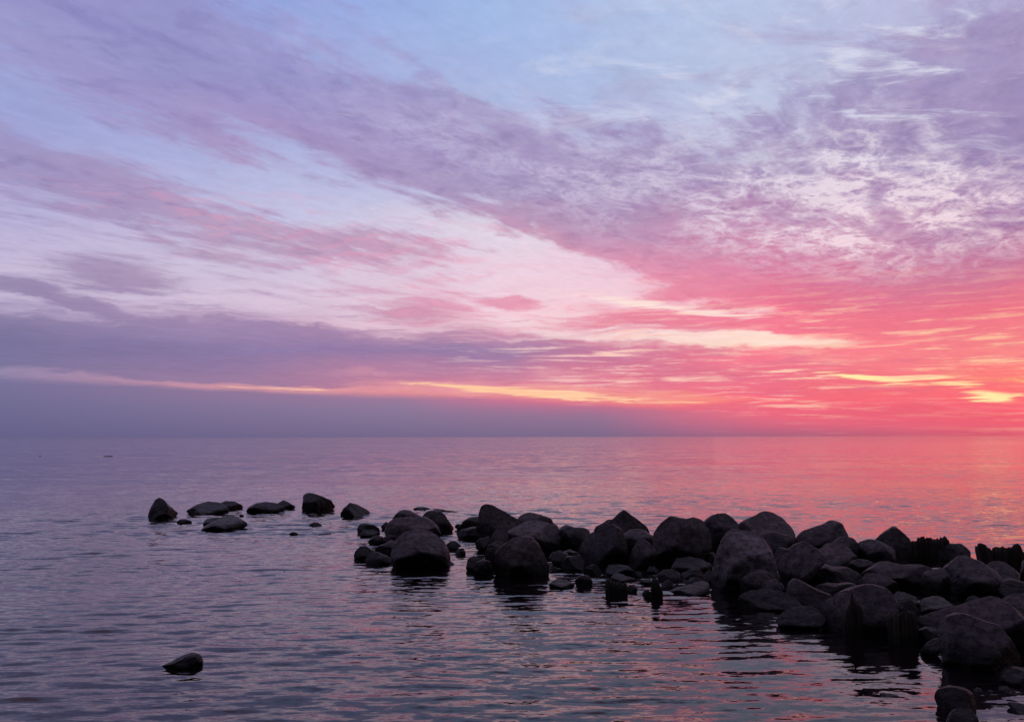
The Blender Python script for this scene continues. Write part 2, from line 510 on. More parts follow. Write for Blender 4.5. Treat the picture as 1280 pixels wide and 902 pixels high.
# bend the crests a little so they never run dead straight
bx = 0.5 * vnoise(np.stack([X * 0.5, Y * 0.5, 0 * X], 1), 21)
by = 0.35 * vnoise(np.stack([X * 0.4, Y * 0.4, 0 * X + 4], 1), 22)
for k in range(NW):
    kk = 2 * math.pi / lam[k]
    slope = WAVE_SLOPE * math.sqrt(2.0 / NW) * (1.25 if 0.14 < lam[k] < 0.4 else 0.75)
    fade = np.clip((lam[k] / cell - 3.0) / 4.0, 0, 1)
    z += fade * slope / kk * np.sin(kk * ((X + bx) * math.sin(ang[k]) + (Y + by) * math.cos(ang[k])) + ph[k])
z *= gust
z[RR.ravel() > 60] = 0
nr, nt = len(rad), len(th)
idx = np.arange(nr * nt).reshape(nr, nt)
a_ = idx[:-1, :]
b_ = np.roll(idx, -1, axis=1)[:-1, :]
c_ = np.roll(idx, -1, axis=1)[1:, :]
d_ = idx[1:, :]
quads = np.stack([a_, d_, c_, b_], -1).reshape(-1, 4)
sea_me = new_mesh('sea', np.stack([X, Y, z], 1), quads.ravel(), np.full(len(quads), 4))
sea = bpy.data.objects.new('sea', sea_me)
COL.objects.link(sea)
set_tags(sea, kind='structure')

mat = bpy.data.materials.new('sea_water')
mat.use_nodes = True
M = NT(mat.node_tree)
bsdf = M.n['Principled BSDF']
geo = M.new('ShaderNodeNewGeometry')
pos = geo.outputs['Position']
nrm = geo.outputs['Normal']
sx = None


def slope_pair(scale, seed, stretch):
    v = M.mapping(pos, loc=(seed * 7.3, seed * 3.1, seed), rot=(0, 0, math.radians(-8 + 5 * seed)), scale=(scale / stretch, scale, 1.0))
    c = M.noise(v, 1.0, 3.0, 0.55, 0.2, color=True)
    return M.vm('SUBTRACT', c, (0.5, 0.5, 0.5))


lane = M.noise(M.mapping(pos, scale=(0.010, 0.035, 1)), 1.0, 4.0, 0.55)
lane2 = M.noise(M.mapping(pos, scale=(0.10, 0.22, 1)), 1.0, 4.0, 0.55)
px_, py_, pz_ = M.sep(pos)
lee_s = M.mul(M.smooth(px_, 0.3, 2.6), M.smooth(py_, 10.5, 8.0))
calm = M.mul(M.m('SUBTRACT', 1.0, M.mul(lee_s, 0.45)), M.mul(M.smooth(lane, 0.34, 0.66, 0.55, 1.25), M.smooth(lane2, 0.3, 0.7, 0.5, 1.4)))
dist = M.vm('LENGTH', pos)
dist = dist.node.outputs['Value']
fine = M.vm('SCALE', slope_pair(30.0, 1, 3.0), scale=M.lerp(dist, 6.0, 60.0, 0.5, 0.04))
medn = M.vm('SCALE', slope_pair(12.0, 2, 4.0), scale=M.lerp(dist, 6.0, 60.0, 0.95, 0.08))
far_f = M.mul(M.lerp(dist, 12.0, 50.0, 0.0, 0.36), M.lerp(dist, 60.0, 600.0, 1.0, 1.5))
bigw = M.vm('SCALE', slope_pair(2.6, 3, 2.4), scale=far_f)
swl = M.vm('SCALE', slope_pair(0.55, 4, 3.0), scale=M.mul(far_f, 0.55))
s = M.vm('ADD', M.vm('ADD', fine, medn), M.vm('ADD', bigw, swl))
s = M.vm('SCALE', s, scale=calm)
s = M.vm('MULTIPLY', s, (0.7, 1.0, 0.0))
n2 = M.vm('NORMALIZE', M.vm('ADD', nrm, s))
M.put(bsdf.inputs['Normal'], n2)
bsdf.inputs['Base Color'].default_value = (0.006, 0.0035, 0.0045, 1)
bsdf.inputs['Roughness'].default_value = 0.03
bsdf.inputs['IOR'].default_value = 1.46
sea_me.materials.append(mat)

# ------------------------------------------------------------------ rock material
def rock_material():
    m = bpy.data.materials.new('wet_granite')
    m.use_nodes = True
    N = NT(m.node_tree)
    b = N.n['Principled BSDF']
    g = N.new('ShaderNodeNewGeometry')
    p = g.outputs['Position']
    rnd = N.new('ShaderNodeObjectInfo').outputs['Random']
    off = N.vm('ADD', p, N.xyz(N.mul(rnd, 37.0), N.mul(rnd, 91.0), N.mul(rnd, 13.0)))
    big = N.noise(off, 3.2, 5.0, 0.6)
    med = N.noise(off, 14.0, 5.0, 0.65)
    spk = N.noise(off, 95.0, 3.0, 0.6)
    vein = N.noise(N.mapping(off, rot=(0.5, 0.7, 0.3), scale=(1, 1, 5)), 5.0, 5.0, 0.6, 0.6)
    c = N.mix(N.smooth(big, 0.3, 0.7), lin((66, 59, 60)), lin((105, 96, 97)))
    c = N.mix(N.smooth(med, 0.42, 0.66, 0.0, 0.75), c, lin((36, 33, 33)))
    c = N.mix(N.smooth(spk, 0.54, 0.70, 0.0, 0.7), c, lin((126, 120, 120)))
    c = N.mix(N.smooth(vein, 0.60, 0.72, 0.0, 0.35), c, lin((112, 102, 98)))
    # every rock its own tone, some browner
    rr = N.m('FRACT', N.mul(rnd, 7.31))
    tone = N.mul(N.lerp(rnd, 0, 1, 0.56, 0.98), N.sep(N.new('ShaderNodeObjectInfo').outputs['Color'])[1])
    c = N.vm('MULTIPLY', c, N.xyz(tone, N.mul(tone, N.lerp(rr, 0, 1, 0.90, 1.0)), N.mul(tone, N.lerp(rr, 0, 1, 0.86, 1.03))))
    # weed and wet along the water line, with a ragged upper edge
    x_, y_, z_ = N.sep(p)
    edge = N.add(z_, N.mul(N.m('SUBTRACT', N.noise(off, 6.0, 5.0, 0.6), 0.5), 0.22))
    wl = N.sep(N.new('ShaderNodeObjectInfo').outputs['Color'])[0]      # how high this rock is wet
    wet = N.smooth(edge, N.m('SUBTRACT', wl, 0.06), N.add(wl, 0.07), 1.0, 0.0)
    c = N.mix(N.mul(wet, 0.88), c, lin((20, 20, 18)))
    N.put(b.inputs['Base Color'], c)
    r = N.add(N.lerp(med, 0.3, 0.7, 0.62, 0.85), N.mul(wet, -0.30))
    N.put(b.inputs['Roughness'], r)
    N.put(b.inputs['Specular IOR Level'], N.add(0.3, N.mul(wet, -0.18)))
    bump = N.new('ShaderNodeBump')
    bump.inputs['Strength'].default_value = 0.55
    bump.inputs['Distance'].default_value = 0.09
    hgt = N.add(N.mul(big, 0.9), N.mul(med, 0.55), N.mul(N.noise(off, 42.0, 4.0, 0.65), 0.22), N.mul(vein, 0.25))
    N.put(bump.inputs['Height'], hgt)
    N.put(b.inputs['Normal'], bump.outputs[0])
    return m


ROCK = rock_material()


def ico(sub):
    bm = bmesh.new()
    bmesh.ops.create_icosphere(bm, subdivisions=sub, radius=1.0)
    bm.verts.ensure_lookup_table()
    v = np.array([x.co[:] for x in bm.verts])
    f = np.array([[w.index for w in fc.verts] for fc in bm.faces])
    bm.free()
    return v, f


ICO = {k: ico(k) for k in (3, 4, 5, 6)}


def outline_radius(pts, cx, cz, n=360, smooth=5):
    """distance from the centre to the outline for n angles"""
    a = np.linspace(0, 2 * np.pi, n, endpoint=False)
    dx_, dz_ = np.cos(a), np.sin(a)
    R = np.zeros(n)
    k = len(pts)
    for i in range(k):
        x1, z1 = pts[i][0] - cx, pts[i][1] - cz
        x2, z2 = pts[(i + 1) % k][0] - cx, pts[(i + 1) % k][1] - cz
        ex, ez = x2 - x1, z2 - z1
        det = dx_ * (-ez) + dz_ * ex
        with np.errstate(divide='ignore', invalid='ignore'):
            t = (x1 * (-ez) + z1 * ex) / det
            u = (dx_ * z1 - dz_ * x1) / det
        ok = (np.abs(det) > 1e-12) & (t > 0) & (u >= -1e-6) & (u <= 1 + 1e-6)
        R = np.where(ok, np.maximum(R, np.where(ok, t, 0)), R)
    ker = np.hanning(2 * smooth + 3)[1:-1]
    ker /= ker.sum()
    Rp = np.concatenate([R[-smooth:], R, R[:smooth]])
    return a, np.convolve(Rp, ker, 'valid')


def centroid(p):
    A = cx = cy = 0
    for i in range(len(p)):
        x1, y1 = p[i]
        x2, y2 = p[(i + 1) % len(p)]
        c = x1 * y2 - x2 * y1
        A += c
        cx += (x1 + x2) * c
        cy += (y1 + y2) * c
    return cx / (3 * A), cy / (3 * A)


SEED = [100]


def make_rock(name, base, outline, label, group, depth=0.5, facets=None, p=2.5, rough=1.0, wet=0.20, tone=1.0, cat='rock'):
    """A boulder whose outline faces the shore; its front meets the water at photo row `base`."""
    SEED[0] += 1
    seed = SEED[0]
    r = np.random.default_rng(seed)
    px = np.array([[float(q) for q in s.split(',')] for s in outline.split()])
    mx = (px[:, 0].min() + px[:, 0].max()) / 2
    wpx = px[:, 0].max() - px[:, 0].min()
    D0 = ground_dist(mx, base)
    width = wpx / F * D0
    T_ = max(0.05, depth * width)
    d = ray(mx, base)
    hx = Vector((d.x, d.y, 0)).normalized()          # away from the shore
    rx = Vector((hx.y, -hx.x, 0))                    # to the right
    Dc = D0 + T_ * 0.9
    C = hx * Dc
    # outline in metres on the upright plane through the middle of the rock
    pts = []
    for x, y in px:
        q = ray(x, y)
        t = Dc / (q.x * hx.x + q.y * hx.y)
        w = Vector((0, 0, CAM_H)) + q * t
        pts.append(((w - C).dot(rx), w.z))
    cx, cz = centroid(pts)
    hw = (max(q[0] for q in pts) - min(q[0] for q in pts)) / 2
    hh = (max(q[1] for q in pts) - min(q[1] for q in pts)) / 2
    sub = 5 if wpx > 26 else (4 if wpx > 12 else 3)
    if wpx > 70:
        sub = 6
    a, R = outline_radius(pts, cx, cz, smooth=5 if rough < 1.5 else 3)
    # stretch the hidden underside so that the rock sits well down in the water
    R = R * (1 + 0.22 * np.clip(-np.sin(a), 0, 1) ** 1.5)
    V, Fc = ICO[sub]
    # rotate the sphere so that its pole does not face the viewer
    ca, sa = math.cos(0.7), math.sin(0.7)
    V = V @ np.array([[ca, sa, 0], [-sa, ca, 0], [0, 0, 1]])
    th_ = np.arctan2(V[:, 2], V[:, 0]) % (2 * np.pi)
    rho = np.hypot(V[:, 0], V[:, 2])
    b = V[:, 1]
    Ri = np.interp(th_, np.append(a, 2 * np.pi), np.append(R, R[0]))
    ang_ = np.arcsin(np.clip(b, -1, 1))
    f = np.abs(np.cos(ang_)) ** (2.0 / p)
    g = np.sign(b) * np.abs(np.sin(ang_)) ** (2.0 / p)
    x = Ri * f * np.cos(th_)
    zz = Ri * f * np.sin(th_)
    y = g * T_
    # the nose of the rock leans: the upper part lies farther back
    xn, zn = x / hw, zz / hh
    y = y + 0.22 * T_ * zn
    fac = list(facets) if facets is not None else []
    if facets is None:
        for _ in range(int(r.integers(2, 5))):
            fac.append((r.uniform(-0.9, 0.9), r.uniform(-0.25, 1.3), r.uniform(0.5, 0.95)))
    for _ in range(int(r.integers(3, 6))):           # chips off the edges
        an = r.uniform(0, 2 * np.pi)
        sl = r.uniform(0.7, 1.8)
        fac.append((sl * math.cos(an), sl * math.sin(an) if math.sin(an) > 0 else 0.5 * sl * math.sin(an), r.uniform(0.95, 1.25) * max(0.8, sl * 0.75)))
    yn = y / T_
    soft = 0.03
    for _ in range(2):
        lim = r.uniform(-0.7, 0.7) * xn - r.uniform(0, 0.5) * zn + r.uniform(0.65, 0.95)
        lim = np.maximum(lim, 0.22 * zn + 0.15)
        yn = np.where(yn > lim, lim + (yn - lim) * 0.06, yn)
    # flat faces: push everything back behind each plane
    for fc in fac:
        fa, fc_, fd = fc if fc[2] != 'R' else (fc[3] if len(fc) > 3 else 0.0, fc[0], fc[0] * fc[1] + 0.95)
        lim = fa * xn + fc_ * zn - fd
        dlt = lim - yn
        yn = yn + (np.sqrt(dlt * dlt + soft * soft) + dlt) / 2
    y = yn * T_
    P3 = np.stack([x, y, zz], 1)
    s = 2.2 / max(hw, 0.05)
    n0 = P3 / np.maximum(np.linalg.norm(P3, axis=1, keepdims=True), 1e-6)
    q = P3 * s + seed * 3.7
    dsp = (0.042 * fbm(q, 5, seed, 0.55) - 0.032 * np.abs(vnoise(q * 1.7 + 5, seed + 50))) * hw * rough
    P3 = P3 + n0 * dsp[:, None] * np.array([0.45, 1.5, 0.45])
    me = new_mesh(name, np.stack([P3[:, 0] + 0, P3[:, 1], P3[:, 2]], 1), Fc.ravel(), np.full(len(Fc), 3))
    me.materials.append(ROCK)
    o = bpy.data.objects.new(name, me)
    COL.objects.link(o)
    yaw = math.atan2(hx.y, hx.x) - math.pi / 2
    o.rotation_euler = (0, 0, yaw)
    o.location = C + rx * cx + Vector((0, 0, cz))
    o.color = (wet, tone, 0, 1)
    set_tags(o, label, cat, group)
    return o


G_OFF = 'rocks standing off the tip of the breakwater'
G_TIP = 'rocks at the breakwater tip'
G_BIG = 'boulders heaped along the breakwater'
G_COB = 'small stones at the foot of the breakwater'
G_NEAR = 'stones in the near water at the right'

TOPLIT = [(0.0, 1.5, 0.35)]
OVER = [(-0.15, -0.45, 0.85), (0.0, 2.2, 1.35)]
R = [
 # --- offshore group at the left
 ('boulder', G_OFF, 648, '185.6,642 187.5,635 193.8,625 198.8,622 204,624 212.5,632.5 222.5,641 220,645 211,648 196,650 186,647', 'dark cone shaped rock, farthest left of the rocks off the tip', {}),
 ('boulder', G_OFF, 643, '231,639 245,631 260,628 272.5,628.4 282.5,631 285.6,636 286,643 257.5,646 240,643.5', 'long low dark rock with a blunt right end, second from the left off the tip', {}),
 ('boulder', G_OFF, 637.5, '268,634 275,629 282.5,626 294,627 302.5,631 304,635 299,637 286,638 272,638', 'rounded rock half hidden behind the blunt end of the long low rock', {}),
 ('stone', G_OFF, 655, '220,652 225,649 231,648.6 237.5,650 240.6,652.5 237.5,655 229,656 222,655', 'small dark stone lying between the cone shaped rock and the slanting grey topped rock', {}),
 ('stone', G_OFF, 652.5, '211,651.5 215,650.4 220,650.6 222,652 216,653 212,653', 'thin sliver of stone just left of the small stone near the cone shaped rock', {}),
 ('boulder', G_OFF, 664, '250,663 257.5,656 270,650.6 280,647 290,646 301,649 309,653 310.6,655.6 304,660 285,664.5 257.5,665.5', 'low slanting rock with a paler grey top, nearest of the far left group', dict(tone=1.25, facets=[(2.2, 0.1, 'R')])),
 ('stone', G_OFF, 656.5, '253,653.5 257.5,649 270,647 281,647 288,650 284,656 266,657 256,656', 'dark low stone peeping out behind the slanting grey topped rock', {}),
 ('stone', G_OFF, 645, '298.5,644 301,642.4 304.5,643 305,644.6 301,645.4', 'tiny dark stone breaking the water left of the smooth flat backed rock', {}),
 ('boulder', G_OFF, 642, '307,639 311,633 320,629 332.5,627.6 345,629 352.5,632 357,636 352.5,640 332.5,644 315,643', 'smooth flat backed rock like a whale back, left of the tall block', {}),
 ('stone', G_OFF, 636, '345,631 348,628.5 354,625.6 360,627 370,633 366,636 356,637 348,636', 'small hump behind the right end of the whale back rock', {}),
 ('boulder', G_OFF, 638.5, '377.5,634 378.5,620 381,617.6 386,616.6 392.5,617 402.5,620 415,625.6 419,634 413,637 397.5,640 379,638.5', 'tall blocky rock with a steep left side, highest off the tip', dict(facets=[(-0.5, 0.1, 0.7), (0.7, 0.4, 0.7)])),
 ('boulder', G_OFF, 646, '425,642 429,635 437.5,628 445,630.6 459,638 464,642.4 450,646 432.5,648 427,646', 'wedge shaped rock with a shiny sloping right face, between tall block and tip', dict(facets=[(1.4, 0.9, 0.45), (-0.5, 0.0, 0.75)])),
 ('stone', G_OFF, 645, '384,644 387,642.2 391,641.5 396,642.6 397,644 392,645.6 386,645.6', 'flat dark pebble right below the tall blocky rock', {}),
 ('stone', G_OFF, 658, '385.6,656.5 389,654 393,652.8 398,653 403,655.8 401,658 394,659 387,658.6', 'low pointed stone alone in front of the tall blocky rock', {}),
 ('stone', G_OFF, 669, '361,667.4 363,665.4 367,664.4 372.5,666 373,668 368,669.4 363,669', 'small black stone nearest the viewer among the rocks off the tip', {}),
 ('awash_rock', G_OFF, 668.5, '392,668.2 400,666.9 415,666.2 430,667 434,668.2 415,669.4', 'thin dark strip of rock awash left of the twin stones at the tip', dict(depth=.3)),
 ('awash_rock', G_OFF, 659.6, '420,659.2 426,658.2 434,658.6 437,659.6 428,660.4', 'short dark strip of rock awash below the wedge shaped rock', dict(depth=.3)),
 # --- cluster at the tip
 ('boulder', G_TIP, 667, '446,661 449,656 456,653.6 467.5,655.6 474,660 475,665 455,668 447.5,666', 'rear one of the twin stones at the left end of the tip cluster', {}),
 ('boulder', G_TIP, 671.5, '449,667 455,662.4 467.5,662.5 474,665.6 475.6,669 462.5,672.5 452.5,671.5', 'front one of the twin stones at the left end of the tip cluster', {}),
 ('boulder', G_TIP, 681, '459,677.5 464,672 471,669 479,671 482,676 480,681 465,682', 'small round stone below the twin stones of the tip cluster', {}),
 ('boulder', G_TIP, 699, '442,695 444,689 450,683 457.5,682.6 466,687.5 470,693 462,700 446,700.5', 'humped stone at the lower left corner of the tip cluster', {}),
 ('boulder', G_TIP, 706.5, '456,700 464,690 472.5,690.6 485,695 491,700 490,706 472.5,709 459,706', 'flat grey stone leaning on the big round boulder of the tip cluster', {}),
 ('boulder', G_TIP, 697, '467.5,687 474,682 481,680 488,675.5 498,676 502,690 487.5,697 472,695', 'brownish stone wedged against the left flank of the big round tip boulder', {}),
 ('stone', G_TIP, 662, '475.5,658 479,655 482.5,652 487,654.5 488,661 479,662', 'little pointed stone at the left foot of the rear tip boulders', {}),
 ('stone', G_TIP, 683, '478,673 484,668.6 494,669.5 500,676 490,684 480,681', 'dark stone in the gap above the brownish wedged stone of the tip', {}),
 ('boulder', G_TIP, 664, '489,652 491,648 495,642 500,638.6 505,637 512.5,638 522.5,643 527.5,647.5 530,660 510,668 490,664', 'rearmost rounded boulder of the tip cluster, peeping over a broad grey one', {}),
 ('boulder', G_TIP, 680, '480,664 485,653 492.5,648.6 510,646.6 524,645.8 534,647.6 542.5,652.5 549,660 551,668 540,680 490,678', 'broad grey boulder across the middle of the tip cluster', dict(facets=[(1.6, .3, 'R', .1), (-.6, .3, .8)])),
 ('boulder', G_TIP, 666, '527,650 528,645 532.5,640 538,638 545,638.2 551,639.4 557.5,645 565,656 567.5,660.6 561,665 545,668 530,664', 'dark dome at the right back of the tip cluster', {}),
 ('boulder', G_TIP, 711, '488,697 490,685 496,672.5 507.5,665 520,662.6 532.5,663.6 545,669 555,677.5 561,687.5 562.5,696 560,704 540,711 517,714 497,711', 'largest round boulder of the tip cluster, right in front', dict(facets=[(1.1, .35, 'R'), (0.0, -0.4, .95)], depth=.45)),
 ('stone', G_TIP, 687, '556,682 562.5,676.8 569,676.3 577.5,682 568,686.6 559,687', 'small dark stone right of the largest tip boulder', {}),
 ('stone', G_TIP, 693.5, '568.6,693 570,688 573,685.8 579,684.8 582.4,690 581,693.6 574,694.4', 'lumpy little stone in the channel beside the tip cluster', {}),
 ('stone', G_TIP, 706, '556,705 562,700.6 569,705.4 562,707.4', 'stone awash at the right foot of the largest tip boulder', {}),
 ('awash_rock', G_TIP, 637.4, '515.6,636.2 518,634.6 522.5,633.5 530,633.6 536,634.6 539,636.6 528,637.8 518,637.6', 'flat rock awash on the far side of the tip cluster', dict(depth=.4)),
 ('awash_rock', G_TIP, 640, '539,637 548,635.8 556,637.4 566,638.6 580,639.2 570,640.4 552,639.6', 'long thin rock barely above water right of the flat far awash rock', dict(depth=.25)),
 # --- second cluster with the leaning wedge
 ('stone', G_BIG, 662, '568,659 569,656 572,654.4 577,655 580,660 576,663', 'small round stone at the far left edge of the leaning wedge group', {}),
 ('boulder', G_BIG, 666, '575.5,658 578,652 586,647 597,645.6 603,650 604,662 588,668 577,665', 'rounded dark rock behind the left foot of the leaning wedge', {}),
 ('boulder', G_BIG, 675, '569.5,667 575,662.8 590.5,658.6 603,659.6 612,668.5 608,675 588,677 573,672.5', 'low dark rock along the water left of the leaning wedge', {}),
 ('boulder', G_BIG, 676, '595,660 596.6,650 598,641 600,634 603.4,630.8 608.5,630 617,632 629,639 646,648 657,653 656,662 640,672 615,678 599,674', 'tall leaning wedge with a long slope down to the right', dict(facets=[(0.6, 0.9, 0.55), (-0.7, 0.1, 0.75)], depth=.4)),
 ('boulder', G_BIG, 664, '646,650 649,645.6 655.6,642 662.5,640.8 676,643 689,648 693,655 690,664 665,666 648,660', 'smooth rock with a flat sloping back behind the pale slab topped rock', {}),
 ('boulder', G_BIG, 692, '627,674 631,666 643,659 657,653 671,652.2 685,654 696,657.4 700.6,664 702,674 695,690 665,694 632,688', 'wide rock with a pale slab like top above the big egg shaped front boulder', dict(tone=1.25, facets=[(2.2, 0.25, 'R', -.2), (0.5, -0.2, 0.8)], depth=.45)),
 ('boulder', G_BIG, 724, '616,704 617.5,697 619.5,690.6 629,681 642,672 654,670.6 665,671.6 673.6,679.5 682,695 686.4,708.6 684,718 671,724 649,726 622,720', 'big egg shaped boulder with a scarred pale crown at the water edge', dict(tone=1.25, facets=[(1.5, 0.3, 'R'), (-0.7, 0.4, 0.75), (.9, .3, .8)], depth=.42)),
 ('boulder', G_BIG, 690, '593,679 599,673 611,670.6 616,680 608,690 597,686', 'black stone in the gap below the leaning wedge', {}),
 ('boulder', G_BIG, 697, '606,686 611,674 619.5,663 632,659.6 637,668 632,682 616,692', 'tilted dark rock squeezed between wedge and egg shaped boulder', {}),
 ('boulder', G_BIG, 708, '606,691 610,682 621,676.8 631,677 630,688 620,702 608,702', 'dull rounded stone at the upper left shoulder of the egg shaped boulder', {}),
 ('boulder', G_BIG, 715, '582.5,710 584,699 592,695.6 604,697 610,704 606,715 590,719', 'dark stone on the water left of the egg shaped boulder, the rear of a pair', {}),
 ('boulder', G_BIG, 720, '591.6,710 596,702.4 604,699 613,702 618,712 608,719 594,718', 'rounded stone touching the left foot of the egg shaped boulder, front of a pair', {}),
 ('boulder', G_BIG, 689, '696,668 699,662 703,657.6 708,655.8 716,658.6 730.5,660 737.7,665 738,678 725,692 700,690', 'dark rock with a level top between the pale slab rock and the big rounded one', {}),
 ('boulder', G_BIG, 708, '686,697 690,690.5 699,687.6 709,691.6 713.5,698 710,706 694,707', 'round grey cobble right of the egg shaped boulder', {}),
 ('stone', G_BIG, 700, '702,690 712,686.8 724,690.5 722,698 706,698', 'low grey stone lying behind the round grey cobble', {}),
 ('boulder', G_BIG, 714, '700,705 708,696 724.7,693 731,702 728,714 708,715', 'dull purple stone leaning against the foot of the big rounded rock', {}),
 ('boulder', G_BIG, 709, '723,692 725.6,681 730.5,673 743.4,664.4 755,658 765,655.8 773.7,658.6 779,665 782.4,674 785,690 782,707 755,713 730.5,706', 'big rounded rock with a pale left shoulder below the sharp peak', dict(facets=[(-0.9, 0.9, 0.5), (0.3, -0.35, 0.82)], depth=.45)),
 ('boulder', G_BIG, 690, '750,672 753.5,657 766.5,648 773,642 779.5,637.2 786.7,641.5 799.7,651.6 808,659 813,666.6 812,684 780,692 755,688', 'sharp peaked dark rock, the pointed top near the middle of the breakwater', dict(facets=[(-0.5, 0.5, 0.6), (0.9, 0.5, 0.55)])),
 ('stone', G_BIG, 676, '742,663 745,658 752,654.6 759,650 768,649 772,662 760,676 745,674', 'small dark knob at the left shoulder of the sharp peak', {}),
 ('boulder', G_BIG, 699, '779,668 786.7,662.4 798,661 808,664.4 818.4,671 822,684 805,700 782,696', 'pale crested rock sitting below the right side of the sharp peak', dict(facets=[(2.0, 0.45, 'R'), (0, -.3, .8)])),
 ('boulder', G_BIG, 711, '786,700 790,686 795,677.6 802.5,672.8 812.6,679 820,688 822,703 805,712 788,710', 'dark angular rock below the pale crested one', {}),
 ('stone', G_COB, 719, '729,714 733,708 742,705.4 749,708.4 752.6,716 748,720 733,719', 'round cobble at the foot of the big rounded rock', {}),
 ('stone', G_COB, 720, '756,713 760.7,707 772,706 785,707.6 791.7,712.4 791,718 775,721 760,719', 'smooth loaf shaped stone above the left stump in the water', dict(facets=[(1.8, .3, 'R')])),
 ('stone', G_COB, 728, '763,721.5 768,717.8 778,719.2 790,722 797,724.6 788,728 767,728', 'flat slab tucked between the loaf shaped stone and the left water stump', dict(facets=[(2.2, .1, 'R')])),
 ('stone', G_COB, 733.6, '718,726 724.7,719.4 731,718.6 736,719.4 741.4,727 738,734 722,734', 'dark lump at the water left of the left water stump', {}),
 ('stone', G_COB, 736.4, '685,731 690,727.6 697,726 709,726.6 717,730 719,732.4 711,737 690,736', 'flat stone at the water edge, right below the egg shaped boulder', dict(facets=[(2.2, .1, 'R')])),
 ('awash_rock', G_COB, 724.6, '698,722.4 708,721 722,721.6 724,723.6 710,725 700,724.6', 'thin stone awash between the round grey cobble and the dark lump', dict(depth=.35)),
 ('stone', G_COB, 740.6, '783,736 786,731.6 793,730.8 797.6,736.4 795,740 788,742', 'small stone beside the right edge of the left water stump', {}),
 ('awash_rock', G_COB, 714.5, '688,711 693,708.4 703,711 702,714 692,715', 'low sliver of stone at the right foot of the egg shaped boulder', dict(depth=.4)),
 # --- middle of the breakwater
 ('boulder', G_BIG, 707, '815,672 817,667 821.6,659 828,652 833,648 837,645.4 847.6,647 857.7,648.7 867.8,647.4 879,652 888,664 890,684 868,704 821.6,704', 'wide rock with a flat double crested top, left of the round topped one', dict(facets=[(1.5, .25, 'R', -.3), (0.2, -0.4, 0.8), (0.7, 0.5, 0.6)], depth=.42)),
 ('boulder', G_BIG, 690, '876,660 879,652 889,644.2 898,641.8 908,642.6 916.8,648.7 923,655 924,670 905,688 880,686', 'round topped rock right behind the double crested one', {}),
 ('boulder', G_BIG, 718, '838,711 841,704 844.7,700 862,699 880.7,701.6 891,706 890,717 862,720 841,718', 'pale grey flat slab lying at the foot of the double crested rock', dict(tone=1.25, facets=[(2.4, .2, 'R'), (-.4, -.1, .8)])),
 ('stone', G_COB, 728, '821,718 829,712.8 840,711.8 851,716.5 850,726 832,729 823,726', 'rounded stone in front of the left end of the pale flat slab', {}),
 ('stone', G_COB, 724, '851,717 862,712 873.5,711.6 879,717 876,724 856,725', 'grey stone under the middle of the pale flat slab', {}),
 ('stone', G_COB, 732, '858,727 863.4,722 875,721.6 880,726.6 876,732 862,732', 'small rounded stone lying on the water below the pale flat slab', {}),
 ('stone', G_COB, 731, '878,720 885,713 893,714.4 898,724 892,731 880,729', 'knobby stone pressed against the left wall of the split topped block', {}),
 ('stone', G_COB, 735, '826,731.4 830,727 834.6,724.8 842,729.4 841,734.6 830,735.6', 'small pointed stone just right of the right water stump', {}),
 ('stone', G_COB, 736, '839,732 846,729 851.5,731.6 850,736 842,736.6', 'pebble beside the small pointed stone near the right water stump', {}),
 ('awash_rock', G_COB, 744.5, '828,742.4 838,738 847.6,735.2 865,731.8 880,730.4 888,732.4 886,739 862,744.6 838,745', 'broad flat rock awash right of the right water stump', dict(depth=.45, facets=[(2.2, .1, 'R')])),
 ('stone', G_COB, 722, '792,719 795,713.6 801,714.4 804,720 799,723 794,722', 'dim pebble right of the loaf shaped stone', {}),
 ('stone', G_COB, 731, '799,729 803,724.4 812,724 818,728 814,732 803,732', 'dark flat stone just behind the right water stump', {}),
 ('stone', G_COB, 717, '808,713 812,708 818,708.4 824,713.6 820,718 811,717', 'small grey stone above the right water stump', {}),
 ('stone', G_BIG, 705, '877,697 880,691.6 892,690.6 898,696 893,704 880,703', 'squat stone filling the gap left of the split topped block', {}),
 ('boulder', G_BIG, 746, '891,730 890,711 895,691.5 900,678 908,666.6 915,662.6 930,665.4 945,669 956.5,676.2 964.8,689 970.6,706.5 974,728 962,744 925,752 896.6,746', 'large block with a pale weathered top and a black overhanging front', dict(facets=[(2.4, .34, 'R', .25), (-0.10, -0.5, 0.80), (-1.6, 0.3, 1.3)], p=3.2, depth=.45, rough=1.5, tone=1.45)),
 ('boulder', G_BIG, 692, '917,664 921,657.6 930,651 943,645 949,642 956,641 965,642.8 980,650.6 990,660 995,669 994,684 960,692 925,686', 'highest broad dome on the skyline right of the round topped rock', {}),
 ('boulder', G_BIG, 701, '943,674 950,669 958,665.6 970,664.8 981,669 995,671 997,682 975,700 950,694', 'dull rounded rock tucked below the broad dome', {}),
 ('boulder', G_BIG, 738, '966,697 973,684 983,686.4 993,681 1003,677.4 1012,680 1022,686.4 1031.4,693.6 1032,703 1018,716 1006.6,728 994,738 983,734 975,716', 'tall grey slab faced boulder tapering downward, right of the split topped block', dict(tone=1.25, facets=[(0.1, 0.75, 0.45), (-0.5, 0.3, 0.7)], p=3.0, depth=.35)),
 ('boulder', G_BIG, 692, '994.5,672 1002,664 1013,660.2 1026.5,656.4 1034,653 1040,650.8 1046,652 1054,655.4 1057.8,663 1062,671 1058,684 1030,690 1000,684', 'angular skyline rock with a chopped right end, right of the broad dome', dict(facets=[(0.5, 0.3, 0.6), (-0.4, 0.8, 0.6)])),
